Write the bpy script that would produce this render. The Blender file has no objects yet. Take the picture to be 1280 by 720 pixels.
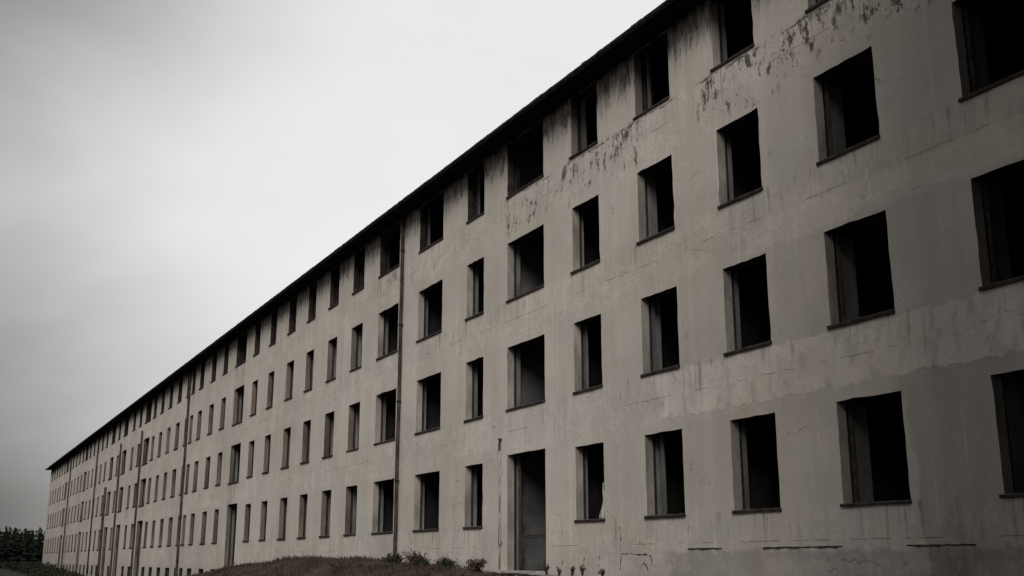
import bpy, bmesh, math, random
from mathutils import Vector, noise
from mathutils.geometry import tessellate_polygon
R = random.Random(7)
S = bpy.context.scene
COL = S.collection
ZE = 1.6          # eye height above the ground by the camera
D = 13.44         # distance from the camera to the long wall

# ------------------------------------------------------------------ helpers
class MB:
    """collects faces, builds one mesh object"""
    def __init__(s): s.v = []; s.f = []; s.m = []
    def face(s, pts, m=0):
        i = len(s.v); s.v += [tuple(p) for p in pts]; s.f.append(list(range(i, i+len(pts)))); s.m.append(m)
    def box(s, x0, x1, y0, y1, z0, z1, m=0):
        a = [(x0,y0,z0),(x1,y0,z0),(x1,y1,z0),(x0,y1,z0),(x0,y0,z1),(x1,y0,z1),(x1,y1,z1),(x0,y1,z1)]
        for q in ((0,3,2,1),(4,5,6,7),(0,1,5,4),(1,2,6,5),(2,3,7,6),(3,0,4,7)): s.face([a[k] for k in q], m)
    def tube(s, pts, r, n=8, m=0, cap=True):
        pts = [Vector(p) for p in pts]; rings = []
        rr = r if isinstance(r, (list, tuple)) else [r]*len(pts)
        for i, p in enumerate(pts):
            d = (pts[min(i+1, len(pts)-1)] - pts[max(i-1, 0)])
            if d.length < 1e-6: d = Vector((0,0,1))
            d.normalize()
            a = d.cross(Vector((0,1,0)) if abs(d.y) < .8 else Vector((1,0,0))).normalized(); b = d.cross(a)
            rings.append([p + rr[i]*(math.cos(t)*a + math.sin(t)*b) for t in [2*math.pi*k/n for k in range(n)]])
        base = len(s.v)
        for ring in rings: s.v += [tuple(q) for q in ring]
        for i in range(len(rings)-1):
            for k in range(n):
                s.f.append([base+i*n+k, base+i*n+(k+1)%n, base+(i+1)*n+(k+1)%n, base+(i+1)*n+k]); s.m.append(m)
        if cap:
            s.f.append([base+k for k in range(n)][::-1]); s.m.append(m)
            s.f.append([base+(len(rings)-1)*n+k for k in range(n)]); s.m.append(m)
    def build(s, name, mats, parent=None, smooth=False, bevel=0, weld=False):
        me = bpy.data.meshes.new(name); me.from_pydata(s.v, [], s.f)
        mats = mats if isinstance(mats, (list, tuple)) else [mats]
        for q in mats: me.materials.append(q)
        for p, k in zip(me.polygons, s.m): p.material_index = k; p.use_smooth = smooth
        if weld:
            bm = bmesh.new(); bm.from_mesh(me); bmesh.ops.remove_doubles(bm, verts=bm.verts, dist=1e-5); bm.to_mesh(me); bm.free()
        me.update()
        o = bpy.data.objects.new(name, me); COL.objects.link(o)
        if parent: o.parent = parent
        if bevel:
            bm = bmesh.new(); bm.from_mesh(me); bmesh.ops.remove_doubles(bm, verts=bm.verts, dist=1e-5)
            bmesh.ops.bevel(bm, geom=bm.edges[:], offset=bevel, segments=1, affect='EDGES', clamp_overlap=True)
            bm.to_mesh(me); bm.free()
        return o
def tag(o, label=None, cat=None, group=None, kind=None):
    if label: o['label'] = label
    if cat: o['category'] = cat
    if group: o['group'] = group
    if kind: o['kind'] = kind
    return o
def empty(name, loc=(0,0,0)):
    o = bpy.data.objects.new(name, None); COL.objects.link(o); o.location = loc; return o

# ------------------------------------------------------------------ node helpers
class NT:
    def __init__(s, tree): s.t = tree; s.n = tree.nodes; s.l = tree.links
    def _in(s, sock, v):
        if v is None: return
        if isinstance(v, (int, float)): sock.default_value = v
        elif isinstance(v, tuple): sock.default_value = v if len(v) == len(sock.default_value) else tuple(v)+(1,)
        else: s.l.new(v, sock)
    def math(s, op, a, b=None, c=None, clamp=False):
        n = s.n.new('ShaderNodeMath'); n.operation = op; n.use_clamp = clamp
        for i, v in enumerate((a, b, c)): s._in(n.inputs[i], v)
        return n.outputs[0]
    def add(s, a, b): return s.math('ADD', a, b)
    def mul(s, a, b): return s.math('MULTIPLY', a, b)
    def sub(s, a, b): return s.math('SUBTRACT', a, b)
    def ramp(s, x, a, b, lo=0.0, hi=1.0):       # smooth map
        n = s.n.new('ShaderNodeMapRange'); n.interpolation_type = 'SMOOTHSTEP'; n.clamp = True
        s._in(n.inputs['Value'], x); n.inputs['From Min'].default_value = a; n.inputs['From Max'].default_value = b
        n.inputs['To Min'].default_value = lo; n.inputs['To Max'].default_value = hi
        return n.outputs[0]
    def band(s, x, a, b, w):                     # 1 inside a..b
        return s.mul(s.ramp(x, a-w, a+w), s.ramp(x, b-w, b+w, 1, 0))
    def vec(s, x, y, z):
        n = s.n.new('ShaderNodeCombineXYZ')
        for i, v in enumerate((x, y, z)): s._in(n.inputs[i], v)
        return n.outputs[0]
    def noise(s, v, scale=1, detail=4, rough=.55, dist=0):
        n = s.n.new('ShaderNodeTexNoise'); n.inputs['Scale'].default_value = scale; n.inputs['Detail'].default_value = detail
        n.inputs['Roughness'].default_value = rough; n.inputs['Distortion'].default_value = dist
        if v is not None: s.l.new(v, n.inputs['Vector'])
        return n.outputs[0]
    def voro(s, v, scale=1, feature='DISTANCE_TO_EDGE', rnd=1):
        n = s.n.new('ShaderNodeTexVoronoi'); n.feature = feature; n.inputs['Scale'].default_value = scale
        n.inputs['Randomness'].default_value = rnd; s.l.new(v, n.inputs['Vector']); return n.outputs['Distance']
    def mix(s, f, a, b, mode='MIX'):
        n = s.n.new('ShaderNodeMix'); n.data_type = 'RGBA'; n.blend_type = mode; n.clamp_factor = True
        s._in(n.inputs[0], f); s._in(n.inputs[6], a); s._in(n.inputs[7], b); return n.outputs[2]
    def pos(s):
        n = s.n.new('ShaderNodeTexCoord'); x = s.n.new('ShaderNodeSeparateXYZ'); s.l.new(n.outputs['Object'], x.inputs[0])
        return n.outputs['Object'], x.outputs[0], x.outputs[1], x.outputs[2]
    def bump(s, h, strength=.4, dist=.02, nrm=None):
        n = s.n.new('ShaderNodeBump'); n.inputs['Strength'].default_value = strength; n.inputs['Distance'].default_value = dist
        s.l.new(h, n.inputs['Height']); 
        if nrm is not None: s.l.new(nrm, n.inputs['Normal'])
        return n.outputs[0]
def newmat(name):
    m = bpy.data.materials.new(name); m.use_nodes = True; t = NT(m.node_tree)
    b = m.node_tree.nodes['Principled BSDF']; b.inputs['Specular IOR Level'].default_value = .25; b.inputs['Roughness'].default_value = .9
    return m, t, b
def simple(name, c1, c2, scale=3, rough=.9, bump=.3, stretch=(1,1,1), metal=0):
    m, t, b = newmat(name); P, x, y, z = t.pos()
    v = t.vec(t.mul(x, stretch[0]), t.mul(y, stretch[1]), t.mul(z, stretch[2]))
    n = t.noise(v, scale, 6, .62); f = t.ramp(n, .3, .7)
    t.l.new(t.mix(f, c1, c2), b.inputs['Base Color']); b.inputs['Specular IOR Level'].default_value = .12; b.inputs['Roughness'].default_value = rough; b.inputs['Metallic'].default_value = metal
    t.l.new(t.bump(t.noise(v, scale*6, 5, .6), bump, .01), b.inputs['Normal'])
    return m

# ------------------------------------------------------------------ facade plaster
def plaster_mat(name, facade=True):
    m, t, b = newmat(name); P, x, y, z0 = t.pos(); z = t.sub(z0, ZE)
    # soft waviness for edges
    w1 = t.noise(P, .7, 4, .6); w2 = t.noise(P, 3.2, 4, .6)
    wz = t.add(z, t.mul(t.sub(w2, .5), .35)); wx = t.add(x, t.mul(t.sub(w1, .5), 2.0))
    big = t.noise(P, .16, 3, .5); mid = t.noise(P, .55, 5, .62); fine = t.noise(P, 9, 6, .7)
    val = t.add(.83, t.mul(t.sub(big, .5), .34))
    val = t.add(val, t.mul(t.sub(mid, .5), .34))
    val = t.add(val, t.mul(t.sub(fine, .5), .17))
    # rectangular repaired fields, one per bay and storey, faint
    br = t.n.new('ShaderNodeTexBrick'); br.offset = .37; br.offset_frequency = 2
    br.inputs['Scale'].default_value = 1; br.inputs['Brick Width'].default_value = 1.9; br.inputs['Row Height'].default_value = 1.47
    br.inputs['Mortar Size'].default_value = .012; br.inputs['Mortar Smooth'].default_value = .6; br.inputs['Color1'].default_value = (0,0,0,1); br.inputs['Color2'].default_value = (1,1,1,1)
    br.inputs['Mortar'].default_value = (.1,.1,.1,1)
    t.l.new(t.vec(t.add(x, t.mul(t.sub(w2,.5),.12)), t.add(z, t.mul(t.sub(w2,.5),.10)), 0.0), br.inputs['Vector'])
    bv = t.n.new('ShaderNodeRGBToBW'); t.l.new(br.outputs['Color'], bv.inputs[0])
    val = t.add(val, t.mul(t.mul(t.sub(bv.outputs[0], .5), .075), t.ramp(mid, .35, .6)))
    # long vertical streaks
    st1 = t.noise(t.vec(t.mul(x, 2.2), 0.0, t.mul(z, .09)), 1, 5, .65); st2 = t.noise(t.vec(t.mul(x, 9), 3.0, t.mul(z, .22)), 1, 4, .7)
    val = t.add(val, t.mul(t.sub(st1, .5), .26)); val = t.add(val, t.mul(t.sub(st2, .5), .14))
    # pale limewash runs
    run = t.mul(t.ramp(st2, .57, .68), t.ramp(mid, .46, .62)); val = t.add(val, t.mul(run, .17))
    # runs below every sill row (rows repeat every 2.99 m)
    fr = t.math('FRACT', t.math('DIVIDE', t.sub(t.add(z, 30), 0.90 + 30 - 3.01*10), 3.01)); below = t.sub(1.0, fr)
    fall = t.ramp(below, 0.0, .36, 1, 0)
    dn = t.noise(t.vec(t.mul(x, 7.5), 9.0, t.mul(z, .5)), 1, 5, .75)
    drip = t.mul(fall, t.ramp(dn, .52, .68)); val = t.sub(val, t.mul(drip, .42))
    # scuffed, flaked strip along each floor slab
    flo = t.band(fr, .60, .97, .05)
    fl_edge = t.mul(flo, t.ramp(t.noise(P, 1.9, 6, .7), .49, .53)); val = t.add(val, t.mul(fl_edge, .075))
    # large lighter re-rendered strip below the first-floor sills at the near end
    rep = t.mul(t.band(wz, 2.86, 3.82, .018), t.ramp(wx, -19.2, -19.0)); val = t.add(val, t.mul(rep, .20)); val = t.sub(val, t.mul(t.mul(t.ramp(wz, 2.86, 2.90, 1, 0), t.ramp(wx, -12.4, -12.3)), .13))
    mott = t.mul(rep, t.ramp(t.noise(t.vec(t.mul(x,2.6),2.0,t.mul(z,1.3)), 1, 4, .6, .6), .5, .62)); val = t.sub(val, t.mul(mott, .18))
    rep2 = t.mul(t.band(wz, 5.72, 6.3, .03), t.ramp(wx, -16.0, -15.2)); val = t.add(val, t.mul(rep2, .09))
    # damp base course
    base = t.mul(t.ramp(wz, .12, .22, 1, 0), t.ramp(wx, -18.9, -18.5)); val = t.sub(val, t.mul(base, .20))
    val = t.sub(val, t.mul(t.ramp(t.add(z, t.mul(t.sub(mid,.5),2.6)), -1.2, 1.0, 1, 0), .12))
    # soot and wet runs hanging from the eaves
    eh = t.add(z, t.mul(t.sub(t.noise(t.vec(t.mul(x, 5.5), 5.0, t.mul(z, .25)), 1, 6, .8), .5), 3.4))
    eave = t.ramp(eh, 10.55, 11.6)
    eave_d = t.mul(eave, t.ramp(t.noise(t.vec(t.mul(x, 4.5), 1.0, t.mul(z, 1.2)), 1, 6, .75), .36, .56))
    # spalled render under the attic sills
    gate = t.mul(t.band(wz, 8.72, 9.80, .10), t.ramp(t.noise(t.vec(t.mul(x, .42), 17.3, 0.0), 1, 2, .5), .44, .52))
    gate = t.mul(gate, t.ramp(x, -38, -33))
    cv = t.vec(t.add(t.mul(x, 3.1), t.mul(w2, 2.4)), 0.0, t.add(t.mul(z, 1.5), t.mul(fine, .8)))
    ce = t.voro(cv, 1.0); sp = t.add(t.noise(t.vec(t.mul(x, 4.2), 4.0, t.mul(z, 1.7)), 1, 8, .74), t.add(t.mul(t.sub(t.noise(P, 1.25, 2, .5), .5), .26), t.mul(t.sub(z, 9.3), .05)))
    spall = t.mul(gate, t.math('MAXIMUM', t.mul(t.ramp(ce, .02, .09, 1, 0), t.ramp(sp, .50, .58)), t.ramp(sp, .575, .60)))
    egate = t.ramp(t.add(z, t.mul(t.sub(w2,.5),1.2)), 10.45, 10.95)
    espall = t.mul(egate, t.ramp(t.noise(t.vec(t.mul(x, 5.0), 8.0, t.mul(z, 1.5)), 1, 8, .74), .535, .575))
    spall = t.math('MAXIMUM', spall, t.mul(espall, .8))
    # broken line along the attic sills
    ln = t.mul(t.ramp(t.math('ABSOLUTE', t.sub(t.add(z, t.mul(t.sub(w2,.5),.16)), 9.80)), .012, .035, 1, 0), t.ramp(t.noise(t.vec(t.mul(x, 1.1), 2.0, 7.0), 1, 5, .7), .47, .55))
    ln = t.mul(ln, t.ramp(x, -26, -24))
    # hair cracks
    hc = t.voro(t.vec(t.add(t.mul(x, .33), t.mul(w2, .35)), 0.0, t.add(t.mul(z, .46), t.mul(w1, .5))), 1)
    crack = t.mul(t.ramp(hc, .0008, .0035, 1, 0), t.ramp(t.noise(P, .8, 4, .6), .57, .63))
    slab = t.mul(t.ramp(t.math('ABSOLUTE', t.sub(t.math('FRACT', t.math('DIVIDE', t.add(t.add(z, t.mul(t.sub(w2,.5),.05)), 30-.22), 3.01)), .0)), .0015, .005, 1, 0), t.ramp(t.noise(P, .9, 5, .7), .5, .56))
    crack = t.math('MAXIMUM', crack, slab)
    pit = t.mul(t.ramp(t.voro(P, 3.3, 'F1'), .045, .075, 1, 0), t.ramp(t.noise(P, 1.1, 2, .5), .56, .62))
    # rusty run between the openings of the second stair bay
    rust = t.mul(t.band(x, -57.6, -55.3, .15), t.ramp(t.noise(t.vec(t.mul(x, 3.5), 6.0, t.mul(z, .5)), 1, 5, .7), .47, .62))
    tint = t.mix(t.ramp(t.noise(P, .3, 3, .6), .35, .65), (.535, .488, .428), (.510, .475, .437))
    tint = t.mix(t.mul(t.ramp(t.noise(P, .9, 3, .6), .55, .75), .5), tint, (.50, .435, .365))
    vv = t.vec(val, val, val)
    vm = t.n.new('ShaderNodeVectorMath'); vm.operation = 'MULTIPLY'; t.l.new(tint, vm.inputs[0]); t.l.new(vv, vm.inputs[1]); c = vm.outputs[0]
    c = t.mix(t.mul(eave, .5), c, (.13, .115, .11)); c = t.mix(t.mul(eave_d, .88), c, (.07, .06, .06))
    c = t.mix(t.mul(rust, .5), c, (.10, .075, .06))
    c = t.mix(t.mul(spall, .92), c, (.065, .05, .043)); c = t.mix(t.mul(ln, .75), c, (.07, .06, .055))
    c = t.mix(t.mul(crack, .38), c, (.09, .08, .07)); c = t.mix(t.mul(pit, .5), c, (.12, .10, .09))
    t.l.new(c, b.inputs['Base Color']); b.inputs['Roughness'].default_value = .95
    h = t.add(t.mul(fine, .35), t.mul(t.noise(P, 34, 4, .7), .22)); h = t.add(h, t.mul(mid, .8))
    h = t.sub(h, t.mul(spall, 1.6)); h = t.sub(h, t.mul(crack, .8)); h = t.sub(h, t.mul(pit, .5)); h = t.sub(h, t.mul(ln, .7)); h = t.add(h, t.mul(fl_edge, .15)); h = t.add(h, t.mul(rep, .15))
    t.l.new(t.bump(h, .55, .035), b.inputs['Normal'])
    return m
M_PL = plaster_mat('weathered_plaster')
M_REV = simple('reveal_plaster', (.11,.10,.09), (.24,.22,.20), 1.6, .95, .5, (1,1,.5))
M_LINT = simple('shaded_lintel', (.010,.009,.009), (.038,.030,.027), 3, .95, .5)  # shade painted into lintel undersides and attic jambs
M_REVD = simple('dark_reveal', (.045,.036,.032), (.12,.10,.088), 1.3, .95, .5, (1,1,.4))  # darker copy of the reveal plaster for narrow, far and attic openings
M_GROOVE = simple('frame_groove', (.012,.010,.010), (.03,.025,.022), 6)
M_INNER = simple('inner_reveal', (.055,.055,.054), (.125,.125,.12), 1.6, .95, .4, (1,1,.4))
M_ROOM = simple('darkened_room', (.006,.006,.006), (.016,.015,.015), 1.2)  # walls coloured near black to stand for the unlit interior
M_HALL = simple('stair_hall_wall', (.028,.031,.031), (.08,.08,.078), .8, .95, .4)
M_SHADE_WING = simple('dark_wing_render', (.035,.032,.03), (.09,.08,.075), 1.2, .95, .6, (1,1,.4))  # kept dark so the added shading wing reflects little light
M_SILL = simple('stained_sill', (.014,.011,.010), (.05,.04,.035), 5, .7, .4)
M_SILLTOP = simple('sill_top', (.03,.026,.024), (.12,.105,.095), 7, .8, .4)
M_PIPE = simple('rusty_pipe', (.016,.012,.010), (.055,.042,.037), 4, .7, .4, (1,1,.6))
M_FRAME = simple('rotten_wood_frame', (.02,.016,.014), (.06,.05,.042), 9)
M_ROOF = simple('old_roofing', (.028,.03,.028), (.085,.085,.075), 2.5, .85, .6, (1,.4,1))
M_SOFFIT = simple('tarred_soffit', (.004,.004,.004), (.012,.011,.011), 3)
M_GUT = simple('blackened_gutter', (.015,.015,.015), (.06,.055,.05), 5, .6)
M_CONC = simple('rough_concrete', (.16,.15,.14), (.34,.32,.30), 3, .95, .7)
M_DARKC = simple('exposed_core', (.022,.018,.016), (.07,.055,.05), 9, .95, .8)

# ------------------------------------------------------------------ levels and bays (x of the opening edges)
LV = [(.905, 2.61), (3.93, 5.62), (6.935, 8.57), (9.945, 11.50)]
BAY = []   # (xL, xR, kind, inner depth)
for a in [(-7.95,-6.85,'w',.3), (-10.73,-9.30,'w',.42), (-13.88,-12.445,'w',.42), (-16.73,-15.44,'w',.10), (-19.63,-18.29,'w',.24), (-22.55,-21.30,'w',.05),
          (-26.09,-24.02,'stair',.12), (-28.74,-27.59,'w',.10), (-32.48,-30.55,'w',.06), (-36.18,-34.26,'w',.10),
          (-39.04,-37.83,'n',.12), (-41.89,-40.75,'n',.15), (-44.81,-43.74,'n',.2), (-47.74,-46.61,'n',.3), (-50.81,-49.79,'n',.6), (-53.75,-52.7,'n',.7),
          (-57.44,-55.37,'stair',.12), (-60.36,-59.3,'n',.6), (-63.30,-62.15,'n',.4), (-66.38,-65.25,'n',.6),
          (-68.6,-67.7,'n',.3), (-70.15,-69.25,'n',.3), (-73.03,-71.75,'n',.5), (-75.94,-74.8,'n',.6), (-78.9,-77.75,'n',.6), (-81.76,-80.65,'n',.6),
          (-85.1,-82.8,'stair',.12), (-87.85,-86.7,'n',.6), (-90.8,-89.7,'n',.6), (-95.4,-93.3,'stair',.12), (-98.4,-97.3,'n',.6), (-102.3,-100.3,'stair',.12)]: BAY.append(a)
xx = -105.2; k = 0
while xx > -155:
    st = k in (5, 11)
    w = 2.1 if st else 1.12
    BAY.append((xx-w/2, xx+w/2, 'stair' if st else 'n', .5)); xx -= 2.91; k += 1
X_END, X_RIGHT = -157.6, 12.0
TOPZ, BOTZ = 11.57, -1.75   # wall top (soffit), bottom, relative to the eye

def jloop(x0, x1, z0, z1, near, seed):
    """opening outline with small chips, counter-clockwise from bottom left, seen from the front"""
    r = random.Random(seed); n = 7 if near else 1; a = .009 if near else 0
    P = []
    def side(p, q, nx, nz):
        for i in range(n):
            t = i/n; j = r.uniform(-.6, 1)*a if i else r.uniform(0, 1)*a*1.5
            if near and r.random() < .06: j += .022
            P.append((p[0]+(q[0]-p[0])*t + nx*j, p[1]+(q[1]-p[1])*t + nz*j))
    side((x0,z0),(x1,z0),0,0); side((x1,z0),(x1,z1),1,0); side((x1,z1),(x0,z1),0,1); side((x0,z1),(x0,z0),-1,0)
    return P

block = empty('apartment_block', ((X_END+X_RIGHT)/2, D+5.5, 0))
tag(block, 'long derelict four storey block with rows of empty black windows and stained grey plaster', 'building')
bo = block.location.copy()
def rel(o):      # keep world coordinates under the block's empty
    o.location = -bo; return o

wall = MB(); npart = 0; far_w = MB()
def ring(x0, x1, z0, z1, loops):
    """wall cell with holes"""
    polys = [[Vector((x0,z0,0)),Vector((x1,z0,0)),Vector((x1,z1,0)),Vector((x0,z1,0))]] + [[Vector((p[0],p[1],0)) for p in l] for l in loops]
    flat = [v for pl in polys for v in pl]
    base = len(wall.v); wall.v += [(v.x, D, v.y+ZE) for v in flat]
    for tri in tessellate_polygon(polys):
        a, b_, c = (flat[i] for i in tri)
        if (b_-a).cross(c-a).z < 0: tri = tri[::-1]
        wall.f.append([base+i for i in tri]); wall.m.append(0)

def opening(mb, loop, x0, x1, z0, z1, inner, kind, row, lod):
    """reveal, frame groove, inner reveal and the room behind, in world coordinates"""
    def rect(a, b_, c, d): return [(a,c),(b_,c),(b_,d),(a,d)]
    n = len(loop)//4
    def bridge(l1, y1, r2, y2, m):
        # l1: 4n points, r2: 4 corners
        for s in range(4):
            c0, c1 = r2[s], r2[(s+1)%4]
            for i in range(n):
                p, q = l1[s*n+i], l1[(s*n+i+1) % (4*n)]
                u = [c0[j]+(c1[j]-c0[j])*i/n for j in (0,1)]; v = [c0[j]+(c1[j]-c0[j])*(i+1)/n for j in (0,1)]
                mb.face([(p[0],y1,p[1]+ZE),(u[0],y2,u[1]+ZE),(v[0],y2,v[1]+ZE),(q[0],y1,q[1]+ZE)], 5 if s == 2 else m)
    def b4(r1, y1, r2, y2, mats):
        for s in range(4):
            p, q, u, v = r1[s], r1[(s+1)%4], r2[s], r2[(s+1)%4]
            if abs(y1-y2) < 1e-6 and abs(p[0]-u[0]) < 1e-6 and abs(p[1]-u[1]) < 1e-6 and abs(q[0]-v[0]) < 1e-6: continue
            mb.face([(p[0],y1,p[1]+ZE),(u[0],y2,u[1]+ZE),(v[0],y2,v[1]+ZE),(q[0],y1,q[1]+ZE)], mats[s] if isinstance(mats, tuple) else mats)
    y0, ya = D, D+.20
    r0 = rect(x0, x1, z0, z1)
    dk = kind == 'n' or x0 < -50
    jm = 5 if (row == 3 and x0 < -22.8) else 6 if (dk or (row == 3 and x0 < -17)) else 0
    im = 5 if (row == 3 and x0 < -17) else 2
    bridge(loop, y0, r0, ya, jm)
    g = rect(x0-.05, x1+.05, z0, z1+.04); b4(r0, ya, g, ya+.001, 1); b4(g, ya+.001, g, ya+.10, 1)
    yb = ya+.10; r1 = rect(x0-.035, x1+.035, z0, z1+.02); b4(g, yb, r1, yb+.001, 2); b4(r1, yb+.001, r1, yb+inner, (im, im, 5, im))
    yc = yb+inner
    cx = (x0+x1)/2; hw = max(1.3, (x1-x0)/2+.1)
    zr0 = z0-.85 if kind != 'door' else z0; zr1 = min(z1+.3, 11.54)
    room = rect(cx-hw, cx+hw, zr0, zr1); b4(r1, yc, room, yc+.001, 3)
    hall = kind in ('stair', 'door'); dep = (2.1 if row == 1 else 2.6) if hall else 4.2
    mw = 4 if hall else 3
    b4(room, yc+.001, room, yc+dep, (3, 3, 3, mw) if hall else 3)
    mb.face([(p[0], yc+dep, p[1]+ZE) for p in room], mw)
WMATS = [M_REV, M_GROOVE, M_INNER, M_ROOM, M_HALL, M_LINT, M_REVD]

def sill(parent, x0, x1, z0, mb=None, near=True):
    s = mb or MB(); r = random.Random(int(x0*100+z0*10))
    t = .065 + r.uniform(-.006, .006); a = x0-.035-r.uniform(0,.03); b_ = x1+.015+r.uniform(0,.02); tl = r.uniform(-.008,.008)
    y0 = D-.04-r.uniform(0,.015)
    n = 6 if near else 1
    # slab in short lengths with a worn front edge
    P = []
    for i in range(n+1):
        u = i/n; x = a+(b_-a)*u; e = r.uniform(0,.014) if near else 0; zz = z0+.004+tl*(u-.5)
        P.append((x, y0+e, zz-t+r.uniform(0,.008)*(1 if near else 0), y0+e, zz-.012, y0+.012+e, zz))
    for p, q in zip(P, P[1:]):
        z = ZE
        s.face([(p[0],p[1],p[2]+z),(q[0],q[1],q[2]+z),(q[0],q[3],q[4]+z),(p[0],p[3],p[4]+z)], 7 if mb else 0)   # front
        s.face([(p[0],p[3],p[4]+z),(q[0],q[3],q[4]+z),(q[0],q[5],q[6]+z),(p[0],p[5],p[6]+z)], 7 if mb else 1)
        s.face([(p[0],p[5],p[6]+z),(q[0],q[5],q[6]+z),(q[0],D+.24,q[6]+z),(p[0],D+.24,p[6]+z)], 7 if mb else 1)   # top
        s.face([(p[0],p[1],p[2]+z),(p[0],D+.01,p[2]+z),(q[0],D+.01,q[2]+z),(q[0],q[1],q[2]+z)], 7 if mb else 0)     # underside
    for p, w in ((P[0], 1), (P[-1], -1)):
        s.face([(p[0],p[1],p[2]+ZE),(p[0],p[3],p[4]+ZE),(p[0],p[5],p[6]+ZE),(p[0],D+.24,p[6]+ZE),(p[0],D+.24,p[2]+ZE)][::w], 7 if mb else 0)
    if not mb: return s.build('window_sill', [M_SILL, M_SILLTOP], parent)

windows = {}
for bi, (x0, x1, kind, inner) in enumerate(BAY):
    xr = (x1 + BAY[bi-1][0])/2 if bi else X_RIGHT
    xl = (x0 + BAY[bi+1][1])/2 if bi+1 < len(BAY) else X_END
    near = x0 > -40
    for row, (z0, z1) in enumerate(LV):
        zb = BOTZ if row == 0 else (LV[row-1][1]+z0)/2
        zt = TOPZ if row == 3 else (z1+LV[row+1][0])/2
        door = kind == 'stair' and row == 0
        far_door = door and x0 < -30
        a, b_, c, d = x0, x1, z0, z1
        if door: c, d = (-.26, 2.71) if not far_door else (-1.45, 2.75)
        if kind == 'stair' and row in (1, 2) and not near: d += .12; c -= .1
        loops = [jloop(a, b_, c, d, near, bi*10+row)]
        base_w = None
        if row == 0 and x0 < -43 and kind != 'stair':
            q0, q1 = a-.02, b_+.05
            base_w = jloop(q0, q1, -1.35, -.46, False, 1); loops.append(base_w)
        ring(xl, xr, zb, zt, loops)
        individual = npart < 100 or door
        if individual:
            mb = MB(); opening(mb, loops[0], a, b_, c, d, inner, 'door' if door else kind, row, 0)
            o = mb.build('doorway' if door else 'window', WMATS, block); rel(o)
            if not door:
                npart += 1; sill(o, a, b_, c, None, near)
            else:
                t = MB(); t.box(a-.05, b_+.05, D-.12, D+.24, c-.16, c-.005); 
                for i in range(len(t.v)): t.v[i] = (t.v[i][0], t.v[i][1], t.v[i][2]+ZE)
                t.build('threshold', M_CONC, o, bevel=.012)
            windows[(bi, row)] = o
        else:
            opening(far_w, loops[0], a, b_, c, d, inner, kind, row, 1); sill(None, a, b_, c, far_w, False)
        if base_w:
            mb = MB()
            for s_ in range(4):
                p, q = base_w[s_], base_w[(s_+1)%4]
                mb.face([(p[0],D,p[1]+ZE),(p[0],D+1.2,p[1]+ZE),(q[0],D+1.2,q[1]+ZE),(q[0],D,q[1]+ZE)], 0)
            mb.face([(p[0],D+1.2,p[1]+ZE) for p in base_w], 0)
            rel(mb.build('basement_window', M_GROOVE, block))
far_o = rel(far_w.build('window', WMATS+[M_SILL], block)); far_o['kind'] = 'stuff'
# end walls, rear wall, attic gables
RY = D+11.0
def q(*p): wall.face([(a, b_, c+ZE) for a, b_, c in p])
q((X_END,RY,BOTZ),(X_END,D,BOTZ),(X_END,D,TOPZ),(X_END,D+5.5,13.6),(X_END,RY,TOPZ))
q((X_RIGHT,D,BOTZ),(X_RIGHT,RY,BOTZ),(X_RIGHT,RY,TOPZ),(X_RIGHT,D+5.5,13.6),(X_RIGHT,D,TOPZ))
q((X_RIGHT,RY,BOTZ),(X_END,RY,BOTZ),(X_END,RY,TOPZ),(X_RIGHT,RY,TOPZ))
rel(wall.build('wall', M_PL, block, weld=True))

# roof: pitched sheet with thickness, soffit, fascia, gutter
OV = .52
rf = MB(); xa, xb = X_END-.7, X_RIGHT+.6; n = 150
def rz(y): return 11.66 + (y-(D-OV))*.33
seg = [xa+(xb-xa)*i/n for i in range(n+1)]
for i in range(n):
    a, b_ = seg[i], seg[i+1]; h0 = .012*noise.noise((a*.5,0,0)); h1 = .012*noise.noise((b_*.5,0,0))
    y0, ym, y1 = D-OV-.04, D+5.5, RY+OV; zt0 = 11.70+ZE; zm = rz(ym)+ZE+.1
    rf.face([(a,y0,zt0+h0),(b_,y0,zt0+h1),(b_,ym,zm),(a,ym,zm)]); rf.face([(a,ym,zm),(b_,ym,zm),(b_,y1,zt0),(a,y1,zt0)])
    rf.face([(a,y0,zt0-.05+h0),(a,ym,zm-.05),(b_,ym,zm-.05),(b_,y0,zt0-.05+h1)]); rf.face([(a,y0,zt0-.05+h0),(b_,y0,zt0-.05+h1),(b_,y0,zt0+h1),(a,y0,zt0+h0)])
for x_ in (xa, xb): rf.face([(x_,y0,zt0-.05),(x_,y0,zt0),(x_,ym,zm),(x_,y1,zt0),(x_,ym,zm-.05)])
roof = rel(rf.build('roof', M_ROOF, block))
# tile ridges seen along the eave edge as a finely notched line
tl = MB(); x_ = xa
while x_ < xb:
    w = .24; 
    if x_ > -75: 
        j = R.uniform(-.03,.02)
        if R.random() < .04: x_ += w; continue
        tl.box(x_+.02, x_+w-.02, D-OV-.075+j, D-OV+.55, 11.712+ZE+j*.4, 11.75+ZE+j*.4)
    x_ += w
tl.build('eave_tiles', M_ROOF, roof, bevel=.01)
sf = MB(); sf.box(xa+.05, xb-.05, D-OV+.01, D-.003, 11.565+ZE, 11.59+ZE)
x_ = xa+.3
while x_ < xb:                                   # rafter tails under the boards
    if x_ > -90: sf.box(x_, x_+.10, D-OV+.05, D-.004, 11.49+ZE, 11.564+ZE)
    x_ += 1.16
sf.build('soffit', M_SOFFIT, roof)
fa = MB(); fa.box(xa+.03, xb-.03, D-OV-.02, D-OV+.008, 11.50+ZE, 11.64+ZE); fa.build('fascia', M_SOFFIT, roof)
gt = MB(); N = 7; gy, gz, gr = D-OV-.115, 11.63+ZE, .08
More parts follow.
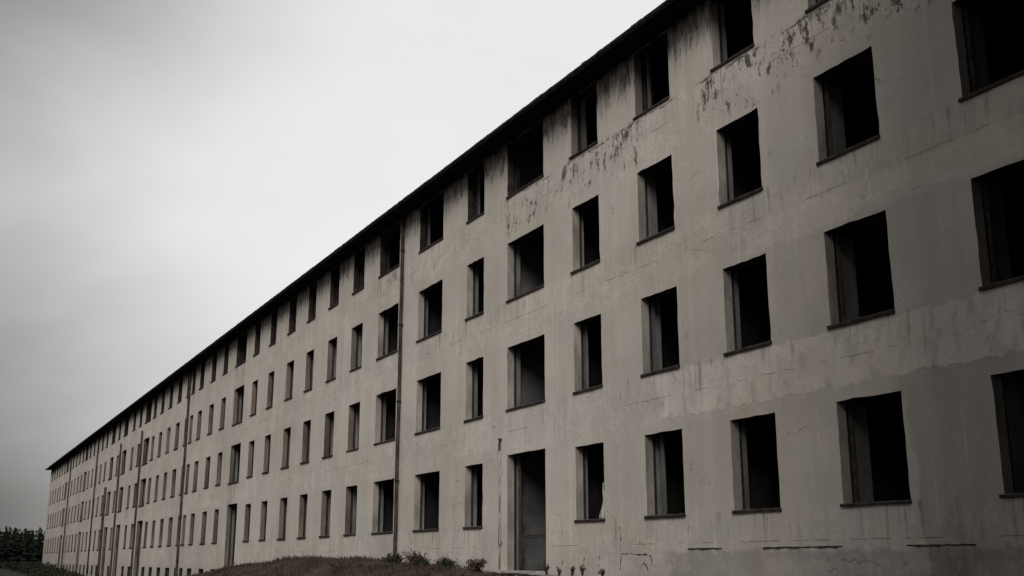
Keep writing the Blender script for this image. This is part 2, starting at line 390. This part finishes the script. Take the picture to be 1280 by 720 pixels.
sg = [xa+(xb-xa)*i/60 for i in range(61)]; sag = [.02*noise.noise((v*.13,4,0)) for v in sg]
for r_, flip in ((gr, 0), (gr-.008, 1)):
    for i in range(60):
        for k_ in range(N):
            t0, t1 = math.pi*(1+k_/N), math.pi*(1+(k_+1)/N)
            f_ = [(sg[i],gy+r_*math.cos(t0),gz+r_*math.sin(t0)+sag[i]),(sg[i+1],gy+r_*math.cos(t0),gz+r_*math.sin(t0)+sag[i+1]),(sg[i+1],gy+r_*math.cos(t1),gz+r_*math.sin(t1)+sag[i+1]),(sg[i],gy+r_*math.cos(t1),gz+r_*math.sin(t1)+sag[i])]
            gt.face(f_[::-1] if flip else f_)
gut = gt.build('gutter', M_GUT, roof)

# downpipes
def downpipe(x, zt, zb, r=.055, brackets=True, elbow=True):
    mb = MB(); y = D-.10; rr = random.Random(int(x*7))
    pts = []
    z = 11.56 if elbow else zt
    while z > zb: pts.append((x+rr.uniform(-.010,.010), y+rr.uniform(-.008,.008), z+ZE)); z -= 1.3
    pts.append((x+rr.uniform(-.02,.02), y, zb+ZE)); mb.tube(pts, r, 10)
    o = rel(mb.build('downpipe', M_PIPE, block, smooth=True))
    if brackets:
        z = zt-.8; 
        while z > zb+.3:
            bk = MB(); bk.tube([(x, y, z+ZE-.03), (x, y, z+ZE+.03)], r+.014, 10); bk.box(x-.012, x+.012, y, D, z+ZE-.012, z+ZE+.012); z -= 2.6
            bk.build('pipe_clamp', M_SOFFIT, o)
    return o
downpipe(-33.77, 11.1, -.25, .058)
downpipe(-68.95, 11.1, -1.5, .07)
downpipe(-85.6, 9.4, -1.5, .07, False, False); downpipe(-95.9, 9.4, -1.5, .07, False, False)
downpipe(-102.9, 6.2, -1.5, .12, False, False); downpipe(-110.6, 11.1, -1.2, .06, False); downpipe(-133.0, 11.1, -1.2, .06, False)
cd = MB(); cd.tube([(-26.47,D-.035,3.02+ZE),(-26.48,D-.035,2.0+ZE),(-26.44,D-.04,.9+ZE),(-26.48,D-.035,-.22+ZE)], .022, 8)
cdo = rel(cd.build('conduit', M_CONC, block, smooth=True))
cd = MB(); cd.tube([(-26.47,D-.05,2.86+ZE),(-26.46,D-.05,3.10+ZE),(-26.40,D-.06,3.17+ZE)], .03, 8); cd.tube([(-26.53,D-.045,3.17+ZE),(-26.36,D-.045,3.17+ZE)], .02, 6)
cd.tube([(-26.49,D-.045,2.0+ZE),(-26.44,D-.05,1.3+ZE),(-26.50,D-.05,.42+ZE),(-26.40,D-.06,.38+ZE),(-26.28,D-.06,.46+ZE)], .011, 6); cd.build('cable', M_FRAME, cdo)

# plinth ledge remnants, broken off between
def lift(mb):
    mb.v = [(a, b_, c+ZE) for a, b_, c in mb.v]; return mb
for a, b_ in ((-18.22,-17.16), (-15.95,-13.98), (-12.60,-11.3)):
    mb = MB(); n_ = int((b_-a)/.09); r = random.Random(int(a*9))
    for i in range(n_):
        u0 = a+(b_-a)*i/n_; u1 = a+(b_-a)*(i+1)/n_; e = r.uniform(.010,.026) if r.random() > .2 else .003
        mb.box(u0, u1, D-e, D+.01, .203+r.uniform(-.008,.006), .229+r.uniform(-.004,.006))
    rel(lift(mb).build('plinth_ledge', M_DARKC, block))
# deep cracks where the render has opened beside the door
def crack(pts, r, seed):
    rr = random.Random(seed); P_ = []; Q = []
    for (ax, az), (bx, bz) in zip(pts, pts[1:]):
        n_ = max(2, int(math.hypot(bx-ax, bz-az)/.05))
        for i in range(n_):
            u = i/n_; P_.append((ax+(bx-ax)*u+rr.uniform(-.012,.012), D-.001, az+(bz-az)*u+rr.uniform(-.012,.012)+ZE)); Q.append(max(.002, r*rr.uniform(.0,1.0)**1.6*.8))
    mb = MB(); mb.tube(P_, Q, 6); rel(mb.build('plaster_crack', M_DARKC, block))
crack([(-20.70,.70),(-20.66,.40),(-20.70,.22),(-20.66,.05),(-20.74,-.25)], .024, 1)
crack([(-20.66,.13),(-20.2,.13),(-19.95,.10),(-19.75,.12),(-19.55,.09),(-19.50,-.02),(-19.56,-.16)], .024, 2)
crack([(-19.98,-.22),(-19.80,-.05),(-19.60,-.22)], .022, 3)
crack([(-21.62,-.24),(-21.58,.0),(-21.55,.16)], .018, 4); crack([(-22.25,-.05),(-22.20,.12)], .018, 5); crack([(-23.25,-.12),(-23.18,.04)], .04, 6); crack([(-22.7,.0),(-22.68,.10)],.012,7)
crack([(-20.28,-.22),(-20.22,-.16)],.03,8)
# landing in front of the first door
mb = MB(); n_ = 26
for i in range(n_):
    a = -27.1+6.3*i/n_; b_ = a+6.3/n_; dz = -.012*max(0, i-10)*.7; e = R.uniform(0,.03)
    mb.box(a, b_, D-.36+e, D-.002, -.62, -.30+dz+R.uniform(-.008,.006))
rel(lift(mb).build('door_landing', M_CONC, block))
mb = MB(); pts = [(-27.1+.25*i, D-.37+R.uniform(-.01,.01), -.335-.008*max(0,i-9)+R.uniform(-.01,.01)+ZE) for i in range(26)]
mb.tube(pts, [.012+R.uniform(0,.014) for _ in pts], 6); rel(mb.build('plaster_crack', M_DARKC, block))

# added wing out of view, built to shade the near end of the wall
w = MB(); wx0, wx1, wy = -6.4, 1.4, D-4.25
w.face([(wx0,wy,-.1),(wx0,D,-.1),(wx0,D,16.6),(wx0,wy,16.6)][::-1]); w.face([(wx0,wy,-.1),(wx1,wy,-.1),(wx1,wy,16.6),(wx0,wy,16.6)])
w.face([(wx1,wy,-.1),(wx1,D,-.1),(wx1,D,16.6),(wx1,wy,16.6)]); w.face([(wx0,D+.6,13.1),(wx1,D+.6,13.1),(wx1,D+.6,16.6),(wx0,D+.6,16.6)][::-1])
w.face([(wx0,D,13.1),(wx0,D+.6,13.1),(wx0,D+.6,16.6),(wx0,D,16.6)][::-1]); w.face([(wx1,D,13.1),(wx1,D+.6,13.1),(wx1,D+.6,16.6),(wx1,D,16.6)])
w.box(-4.25, wx1+2, 6.05, wy-.01, -.1, 16.4)
tw = rel(w.build('shading_wing', M_SHADE_WING, block))
w = MB(); w.box(-4.55, wx1+2.3, 5.75, wy+.2, 16.42, 16.6); w.box(wx0-.4, wx1+.4, wy-.4, D+1.0, 16.6, 16.85); w.build('shading_wing_roof', M_ROOF, tw, bevel=.02)

# low panel standing inside the first doorway
dw = windows[(6, 0)]
mb = MB(); px0, px1, pz0, pz1, py = -25.75, -24.05, -.25, .60, D+.30
mb.box(px0+.10, px1, py, py+.04, pz0, pz1-.02, 1); mb.box(px0, px0+.07, py-.03, py+.05, pz0, pz1, 0); mb.box(px0, px1, py-.03, py+.05, pz1-.0, pz1+.035, 0)
lp = lift(mb).build('door_panel', [M_FRAME, M_HALL], dw)
mb = MB(); mb.box(-26.02,-25.96, D+.30, D+.345, -.22, 2.38, 0); mb.tube([(-25.93,D+.42,.95),(-25.9,D+.42,1.1),(-25.95,D+.42,1.3)], .03, 6)
lift(mb).build('door_frame', M_FRAME, dw)
# what is left of casements in a few windows
for (bi, row, dx, ww) in ((4,3,.16,.05),(4,1,.05,.045),(4,0,.22,.05),(5,3,.10,.05),(5,3,.22,.04),(3,3,.05,.06),(8,3,.1,.05),(7,3,.18,.05),(5,1,.12,.04),(2,0,.02,.06),(2,1,.02,.06),(2,2,.02,.06),(1,1,.02,.06),(1,2,.02,.06)):
    x0 = BAY[bi][0]; z0, z1 = LV[row]; mb = MB(); yy = D+.262
    mb.box(x0+dx-.03, x0+dx-.03+ww, yy, yy+.06, z0+.01, z1-.0); 
    lift(mb).build('window_frame', M_FRAME if bi < 3 else M_INNER, windows[(bi,row)])

# ------------------------------------------------------------------ torn sheet in the window right of the door
M_CLOTH = simple('dirty_white_cloth', (.22,.22,.22), (.42,.42,.41), 6, .9, .4)
mb = MB(); G = []
for i in range(9):
    row_ = []
    for j in range(15):
        u, v = i/8, j/14; wd = .24*(1-v)**1.8+.05
        x = -21.34 - wd*(1-u) - .02*math.sin(v*9); zz = .90+.80*v + .01*math.sin(u*8+j)
        y = D+.035+.02*math.sin(u*9+v*3)
        row_.append((x,y,zz+ZE))
    G.append(row_)
for i in range(8):
    for j in range(14): mb.face([G[i][j],G[i+1][j],G[i+1][j+1],G[i][j+1]])
cl = mb.build('torn_sheet', M_CLOTH, None, smooth=True, weld=True)
mod = cl.modifiers.new('s','SOLIDIFY'); mod.thickness = .008
tag(cl, 'crumpled white sheet in the corner of the ground floor window right of the doorway', 'cloth')

# ------------------------------------------------------------------ ground, mound, plants
M_GROUND, t, b = newmat('dark_heath_ground'); P, x, y, z = t.pos()
f = t.ramp(t.noise(P, .15, 6, .6), .35, .65); g = t.ramp(t.noise(P, 4, 6, .7), .35, .7)
c = t.mix(f, (.016,.015,.012), (.032,.029,.023)); c = t.mix(t.mul(g,.6), c, (.045,.040,.032)); t.l.new(c, b.inputs['Base Color'])
t.l.new(t.bump(t.noise(P, 12, 6, .7), .8, .06), b.inputs['Normal'])
M_SOIL = simple('mound_soil', (.022,.017,.014), (.060,.047,.040), 2.2, .95, 1)
mb = MB(); gx = [-3000,-1200,-500,-300,-220]+[-200+4*i for i in range(70)]+[100,200,500,1500,3000]; gy_ = [-3000,-800,-200,-60]+[-40+3*i for i in range(20)]+[40,80,200,600,1500,3000]
def gh(x, y):
    if abs(x) > 230 or abs(y) > 60: return -.05
    k = max(0, min(1, (-x-100)/50)); return k*.55*max(0, min(1, (y+30)/30)) + .08*noise.noise((x*.13, y*.13, 0))
gm = bpy.data.meshes.new('ground'); vs = [(a, b_, gh(a,b_)) for b_ in gy_ for a in gx]; nx = len(gx)
fs = [(j*nx+i, j*nx+i+1, (j+1)*nx+i+1, (j+1)*nx+i) for j in range(len(gy_)-1) for i in range(nx-1)]
gm.from_pydata(vs, [], fs); gm.materials.append(M_GROUND)
for p in gm.polygons: p.use_smooth = True
go = bpy.data.objects.new('ground', gm); COL.objects.link(go); go['kind'] = 'structure'

RIDGE = [(-52,-1.5),(-48,-.80),(-46.1,-.56),(-43.5,-.36),(-40,-.17),(-36.9,-.02),(-34.3,.03),(-31.9,.055),(-29.2,.06),(-27.8,.02),(-26.2,-.07),(-25.2,-.09),(-24.2,-.12),(-22.9,-.17),(-21.65,-.27),(-20.2,-.40),(-18,-.75),(-15,-1.3),(-12,-1.6)]
def ridge(x):
    if x <= RIDGE[0][0] or x >= RIDGE[-1][0]: return -1.7
    for (a, za), (b_, zb) in zip(RIDGE, RIDGE[1:]):
        if a <= x <= b_: u = (x-a)/(b_-a); return za+(zb-za)*u
YR = 10.5
def mound_h(x, y):
    h = ridge(x)+ZE - .03; t_ = (y-YR)/(5.0 if y < YR else 4.5); pr = max(0, 1-abs(t_))**1.0; pr = pr*pr*(3-2*pr)
    return h*pr + (.06*noise.noise((x*.9,y*.9,0))+.03*noise.noise((x*2.9,y*2.9,5)))*pr - .05*(1-pr)
vs = []; nxm, nym = 170, 50
for j in range(nym):
    for i in range(nxm):
        x = -53+42*i/(nxm-1); y = 5.3+8.1*j/(nym-1); vs.append((x, y, mound_h(x, y)))
me = bpy.data.meshes.new('mound'); me.from_pydata(vs, [], [(j*nxm+i, j*nxm+i+1, (j+1)*nxm+i+1, (j+1)*nxm+i) for j in range(nym-1) for i in range(nxm-1)])
me.materials.append(M_SOIL)
for p in me.polygons: p.use_smooth = True
mo = bpy.data.objects.new('earth_mound', me); COL.objects.link(mo); mo['kind'] = 'structure'

def leafmat(name, c1, c2):
    m, t, b = newmat(name); P, x, y, z = t.pos(); n = t.ramp(t.noise(P, 1.6, 5, .7), .35, .65)
    t.l.new(t.mix(n, c1, c2), b.inputs['Base Color']); b.inputs['Specular IOR Level'].default_value = .03; b.inputs['Roughness'].default_value = 1; return m
M_GRASS = leafmat('dry_grass', (.022,.018,.014), (.060,.046,.036))
M_BUSH = leafmat('dark_shrub_leaves', (.016,.020,.013), (.042,.042,.030)); M_BUSHB = leafmat('brown_shrub_leaves', (.028,.020,.016), (.065,.046,.036))
M_TWIG = simple('twig', (.02,.016,.013), (.05,.04,.033), 8)
M_PINE = leafmat('pine_needles', (.004,.005,.004), (.012,.014,.011))
mb = MB(); r = random.Random(3)
for _ in range(48000):
    x = r.uniform(-50,-13); y = 7.2+6.1*r.random()
    cl_ = noise.noise((x*.8,y*.8,2)); 
    if cl_ < -.15 and r.random() < .7: continue
    z = mound_h(x,y); h = r.uniform(.03,.09)*(1+1.8*max(0,cl_)); 
    if r.random() < .04: h *= r.uniform(1.2,1.9)
    a = r.uniform(0,6.28); dx, dy = math.cos(a)*h*.5, math.sin(a)*h*.5; w_ = r.uniform(.004,.009); e = r.uniform(0,3.14); wx, wy_ = math.cos(e)*w_, math.sin(e)*w_
    mb.face([(x-wx,y-wy_,z-.02),(x+wx,y+wy_,z-.02),(x+dx*.35+wx*.7,y+dy*.35+wy_*.7,z+h*.6),(x+dx,y+dy,z+h)])
tag(mb.build('dry_grass', M_GRASS), kind='stuff')

def shrub(name, x, y, z, rad, h, mat, n=260, seed=0, flat=False):
    r = random.Random(seed); e = empty(name, (x, y, z))
    st = MB(); lf = MB()
    for k in range(9):
        a = r.uniform(0,6.28); rr = r.uniform(.2,1)*rad; top = h*r.uniform(.6,1.1)
        p = [(0,0,-.1),(math.cos(a)*rr*.4,math.sin(a)*rr*.4,top*.5),(math.cos(a)*rr,math.sin(a)*rr,top)]
        st.tube(p, [.010,.007,.003], 5)
        for _ in range(n//9):
            u = r.uniform(.25,1.02); c = Vector(p[1]).lerp(Vector(p[2]), max(0,(u-.5)*2)) if u > .5 else Vector(p[0]).lerp(Vector(p[1]), u*2)
            c += Vector((r.gauss(0,.4),r.gauss(0,.4),r.gauss(0,.28)))*rad*.45
            if c.z < .0: c.z = abs(c.z)*.5
            s_ = r.uniform(.012,.032); d1 = Vector((r.gauss(0,1),r.gauss(0,1),r.gauss(0,1))).normalized(); d2 = d1.cross(Vector((r.gauss(0,1),r.gauss(0,1),r.gauss(0,1)))).normalized()
            lf.face([c-d1*s_*1.4, c+d2*s_*.7, c+d1*s_*1.4, c-d2*s_*.7])
    st.build('stem', M_TWIG, e); lf.build('foliage', mat, e); return e
def on_m(x, y): return mound_h(x, y)-.02
SH = [(-27.05,.8,.26,.20,M_BUSH,'low dark green weed at the foot of the downpipe'), (-25.15,.6,.34,.26,M_BUSHB,'reddish brown shrub on the mound just right of the downpipe'),
      (-23.4,.6,.30,.24,M_BUSH,'dark green low shrub in the middle of the mound right of the downpipe'), (-22.35,.8,.28,.26,M_BUSHB,'brown ragged bush where the mound drops towards the doorway'),
      (-24.1,.3,.22,.2,M_BUSH,'small dark weed between the reddish shrub and the dark green shrub'),
      (-20.55,.5,.16,.14,M_BUSHB,'small dry clump against the wall left of the doorway')]
for i, (x, dy, rad, h, m_, lab) in enumerate(SH):
    y = YR+dy-.6
    if i == 5: y = 10.6
    e = shrub('shrub', x, y, on_m(x, y), rad, h, m_, 700, 40+i); tag(e, lab, 'shrub', 'weeds on the rubble mound')
for i in range(5):
    x = -23.6+.62*i+R.uniform(-.15,.15)
    e = shrub('shrub', x, D-.30, ZE-.335, .07, R.uniform(.12,.26), M_BUSHB, 60, 80+i); tag(e, 'thin dry weed growing on the concrete landing against the wall right of the doorway', 'shrub', 'dry weeds on the landing')
# dried seed head
x, y = -26.85, 10.4; z = on_m(x, y)
e = empty('thistle', (x, y, z)); tag(e, 'leaning dried stalk with one round dark seed head on the mound left of the downpipe', 'plant')
mb = MB(); mb.tube([(-.10,0,0),(-.04,0,.10),(.05,.0,.165),(.10,0,.20)], .006, 6); mb.build('stem', M_TWIG, e)
mb = MB()
for k in range(6):
    t0, t1 = math.pi*k/6, math.pi*(k+1)/6
    for j in range(10):
        a0, a1 = 2*math.pi*j/10, 2*math.pi*(j+1)/10; rr = .032
        f_ = lambda t_, a_: (.115+rr*math.sin(t_)*math.cos(a_)*(1+.2*((j+k)%2)), rr*math.sin(t_)*math.sin(a_), .215+rr*math.cos(t_))
        mb.face([f_(t0,a0),f_(t1,a0),f_(t1,a1),f_(t0,a1)])
mb.build('seed_head', M_TWIG, e)

M_BRICK = simple('old_brick', (.022,.014,.011), (.055,.034,.026), 9, .95, .8)
rr = random.Random(21)
for i in range(14):
    x = rr.uniform(-29.5,-21.2); y = rr.uniform(9.6,10.6); mb = MB(); a, b_, c = .12, .06, .036
    pts = [[sx*a*rr.uniform(.6,1), sy*b_*rr.uniform(.7,1), sz*c*rr.uniform(.8,1)] for sx in (-1,1) for sy in (-1,1) for sz in (-1,1)]
    for f_ in ((0,1,3,2),(4,6,7,5),(0,4,5,1),(2,3,7,6),(0,2,6,4),(1,5,7,3)): mb.face([pts[k] for k in f_])
    o = mb.build('broken_brick', M_BRICK, None, bevel=.006); o.location = (x, y, mound_h(x,y)+.02); o.rotation_euler = (rr.uniform(-.5,.5), rr.uniform(-.5,.5), rr.uniform(0,6))
    tag(o, 'dark broken brick lying in the dry grass on the mound', 'brick', 'broken bricks on the mound')
# undergrowth along the far part of the block
mb = MB(); r = random.Random(11)
for _ in range(420):
    x = r.uniform(-176,-100); y = D - 1.0 - r.uniform(0,3.5) - (3 if x < -158 else 0)*r.random(); k = max(0, min(1, (-x-100)/25)); hh = (.25+.75*k)*r.uniform(.45,1.1)
    z0 = gh(x,y)
    for _ in range(60):
        a = r.uniform(0,6.28); rr = abs(r.gauss(0,.38)); c = Vector((x+math.cos(a)*rr, y+math.sin(a)*rr, z0+hh*(1-rr*.6)*r.random()))
        d1 = Vector((r.gauss(0,1),r.gauss(0,1),r.gauss(0,1))).normalized(); d2 = d1.orthogonal().normalized(); s_ = r.uniform(.05,.12)
        mb.face([c-d1*s_, c+d2*s_*.5, c+d1*s_, c-d2*s_*.5])
tag(mb.build('undergrowth', M_BUSH), kind='stuff')

# woods beyond the block's end, plus an added unseen stand shading its far part
def conifer(mb, r, x, y, h, w_, tiers, per):
    mb.tube([(x,y,-.2),(x,y,h*.92)], [.02*h,.03], 5)
    for t_ in range(tiers):
        u = t_/tiers; zz = h*(.06+.94*u); rad = w_*(1-u)**.95+.05
        for q_ in range(per):
            a = r.uniform(0,6.28); rr = rad*r.uniform(.45,1.15); dz = -rr*r.uniform(.05,.4); s_ = rr*.28+.05*h/10+.1
            ca, sa = math.cos(a), math.sin(a); c0 = rr*.25; zj = zz+r.uniform(-.3,.3)*h/tiers
            mb.face([(x+ca*c0,y+sa*c0,zj+h*.03),(x+ca*rr*.7-sa*s_,y+sa*rr*.7+ca*s_,zj+dz*.4),(x+ca*rr*1.1,y+sa*rr*1.1,zj+dz),(x+ca*rr*.7+sa*s_,y+sa*rr*.7-ca*s_,zj+dz*.4-.1)])
mb = MB(); r = random.Random(5)
for k in range(800):
    az = math.radians(r.uniform(83, 100)); dist = r.uniform(235, 300); x, y = -dist*math.sin(az), dist*math.cos(az)
    h = r.uniform(6.9, 8.9)*dist/262*(1+.07*noise.noise((az*90,0,0))); conifer(mb, r, x, y, h, h*r.uniform(.20,.32), 9, 8)
for k in range(230):
    x = r.uniform(-215, -56); k_ = min(1, (-56-x)/40); y = -5.5-r.uniform(0, 20)-(1-k_)*3; h = r.uniform(13, 17)+8*k_
    conifer(mb, r, x, y, h, h*r.uniform(.13,.20), 18, 11)
tag(mb.build('forest', M_PINE), kind='stuff')

# ------------------------------------------------------------------ sky, sun, camera
EL, ROT = math.radians(31), math.radians(120)
W_ = bpy.data.worlds.new('World'); S.world = W_; W_.use_nodes = True; t = NT(W_.node_tree); bg = W_.node_tree.nodes['Background']
sky = t.n.new('ShaderNodeTexSky'); sky.sky_type = 'NISHITA'; sky.sun_disc = False; sky.sun_elevation = EL; sky.sun_rotation = ROT; sky.air_density = 1; sky.dust_density = 4
tc = t.n.new('ShaderNodeTexCoord'); sp = t.n.new('ShaderNodeSeparateXYZ'); t.l.new(tc.outputs['Generated'], sp.inputs[0]); dx, dy, dz = sp.outputs
def dirv(azl, el): a, e = math.radians(azl), math.radians(el); return (-math.sin(a)*math.cos(e), math.cos(a)*math.cos(e), math.sin(e))
def dotd(v, sock):
    n = t.n.new('ShaderNodeVectorMath'); n.operation = 'DOT_PRODUCT'; t.l.new(sock, n.inputs[0]); n.inputs[1].default_value = v; return n.outputs['Value']
cn = t.noise(t.vec(t.mul(dx,1.6), t.mul(dy,1.6), t.mul(dz,3.6)), 1.3, 5, .5, .3); cn2 = t.noise(t.vec(t.mul(dx,1.6), t.mul(dy,1.6), t.mul(dz,3.5)), 2.0, 5, .5)
def blob(azl, el, r0, r1):      # dark cloud, also standing in for lens falloff at the left corners
    a = t.math('ARCCOSINE', dotd(dirv(azl, el), tc.outputs['Generated'])); a = t.add(t.math('MULTIPLY', a, 57.2958), t.mul(t.sub(cn, .5), 9)); return t.ramp(a, r0, r1, 1, 0)
dark1 = blob(101, -7, 11, 35); dark2 = blob(104, 38, 9, 31)
lum = t.add(4.3, t.mul(t.sub(cn, .5), .7)); lum = t.add(lum, t.mul(t.sub(cn2, .5), .55))
lum = t.mul(lum, t.sub(1.0, t.mul(dark1, .93))); lum = t.mul(lum, t.sub(1.0, t.mul(dark2, .88)))
sun_v = (math.sin(ROT)*math.cos(EL), math.cos(ROT)*math.cos(EL), math.sin(EL))
lum = t.mul(lum, t.ramp(dy, -.55, .05, .33, 1.0))      # unseen sky behind the camera dimmed so the sun's shade tells more
lum = t.mul(lum, t.ramp(dotd(sun_v, tc.outputs['Generated']), .2, 1.0, 1.0, 1.5))     # thinner cloud round the sun
tintn = t.n.new('ShaderNodeVectorMath'); tintn.operation = 'MULTIPLY'; t.l.new(t.vec(lum, lum, lum), tintn.inputs[0]); tintn.inputs[1].default_value = (1.0, .980, .955)
t.l.new(t.mix(.96, sky.outputs[0], tintn.outputs[0]), bg.inputs['Color']); bg.inputs['Strength'].default_value = .1

sd = bpy.data.lights.new('sun', 'SUN'); sd.energy = 1.5; sd.angle = math.radians(26); sd.color = (1, .965, .92)
so = bpy.data.objects.new('sun', sd); COL.objects.link(so); so.rotation_euler = Vector(sun_v).to_track_quat('Z', 'Y').to_euler(); so.location = (0, 0, 30)

cam = bpy.data.cameras.new('camera'); co = bpy.data.objects.new('camera', cam); COL.objects.link(co); S.camera = co
cam.sensor_width = 36; cam.lens = 1367.53/1280*36; cam.clip_end = 6000; cam.clip_start = .05
co.location = (0, 0, ZE); co.rotation_euler = (math.radians(90)+.243742, 0, 1.090927)
S.view_settings.view_transform = 'Standard'; S.view_settings.look = 'None'; S.view_settings.gamma = 1; S.view_settings.exposure = 1.0
S.cycles.use_denoising = True; S.cycles.max_bounces = 5; S.cycles.diffuse_bounces = 3
S.render.engine = 'CYCLES'
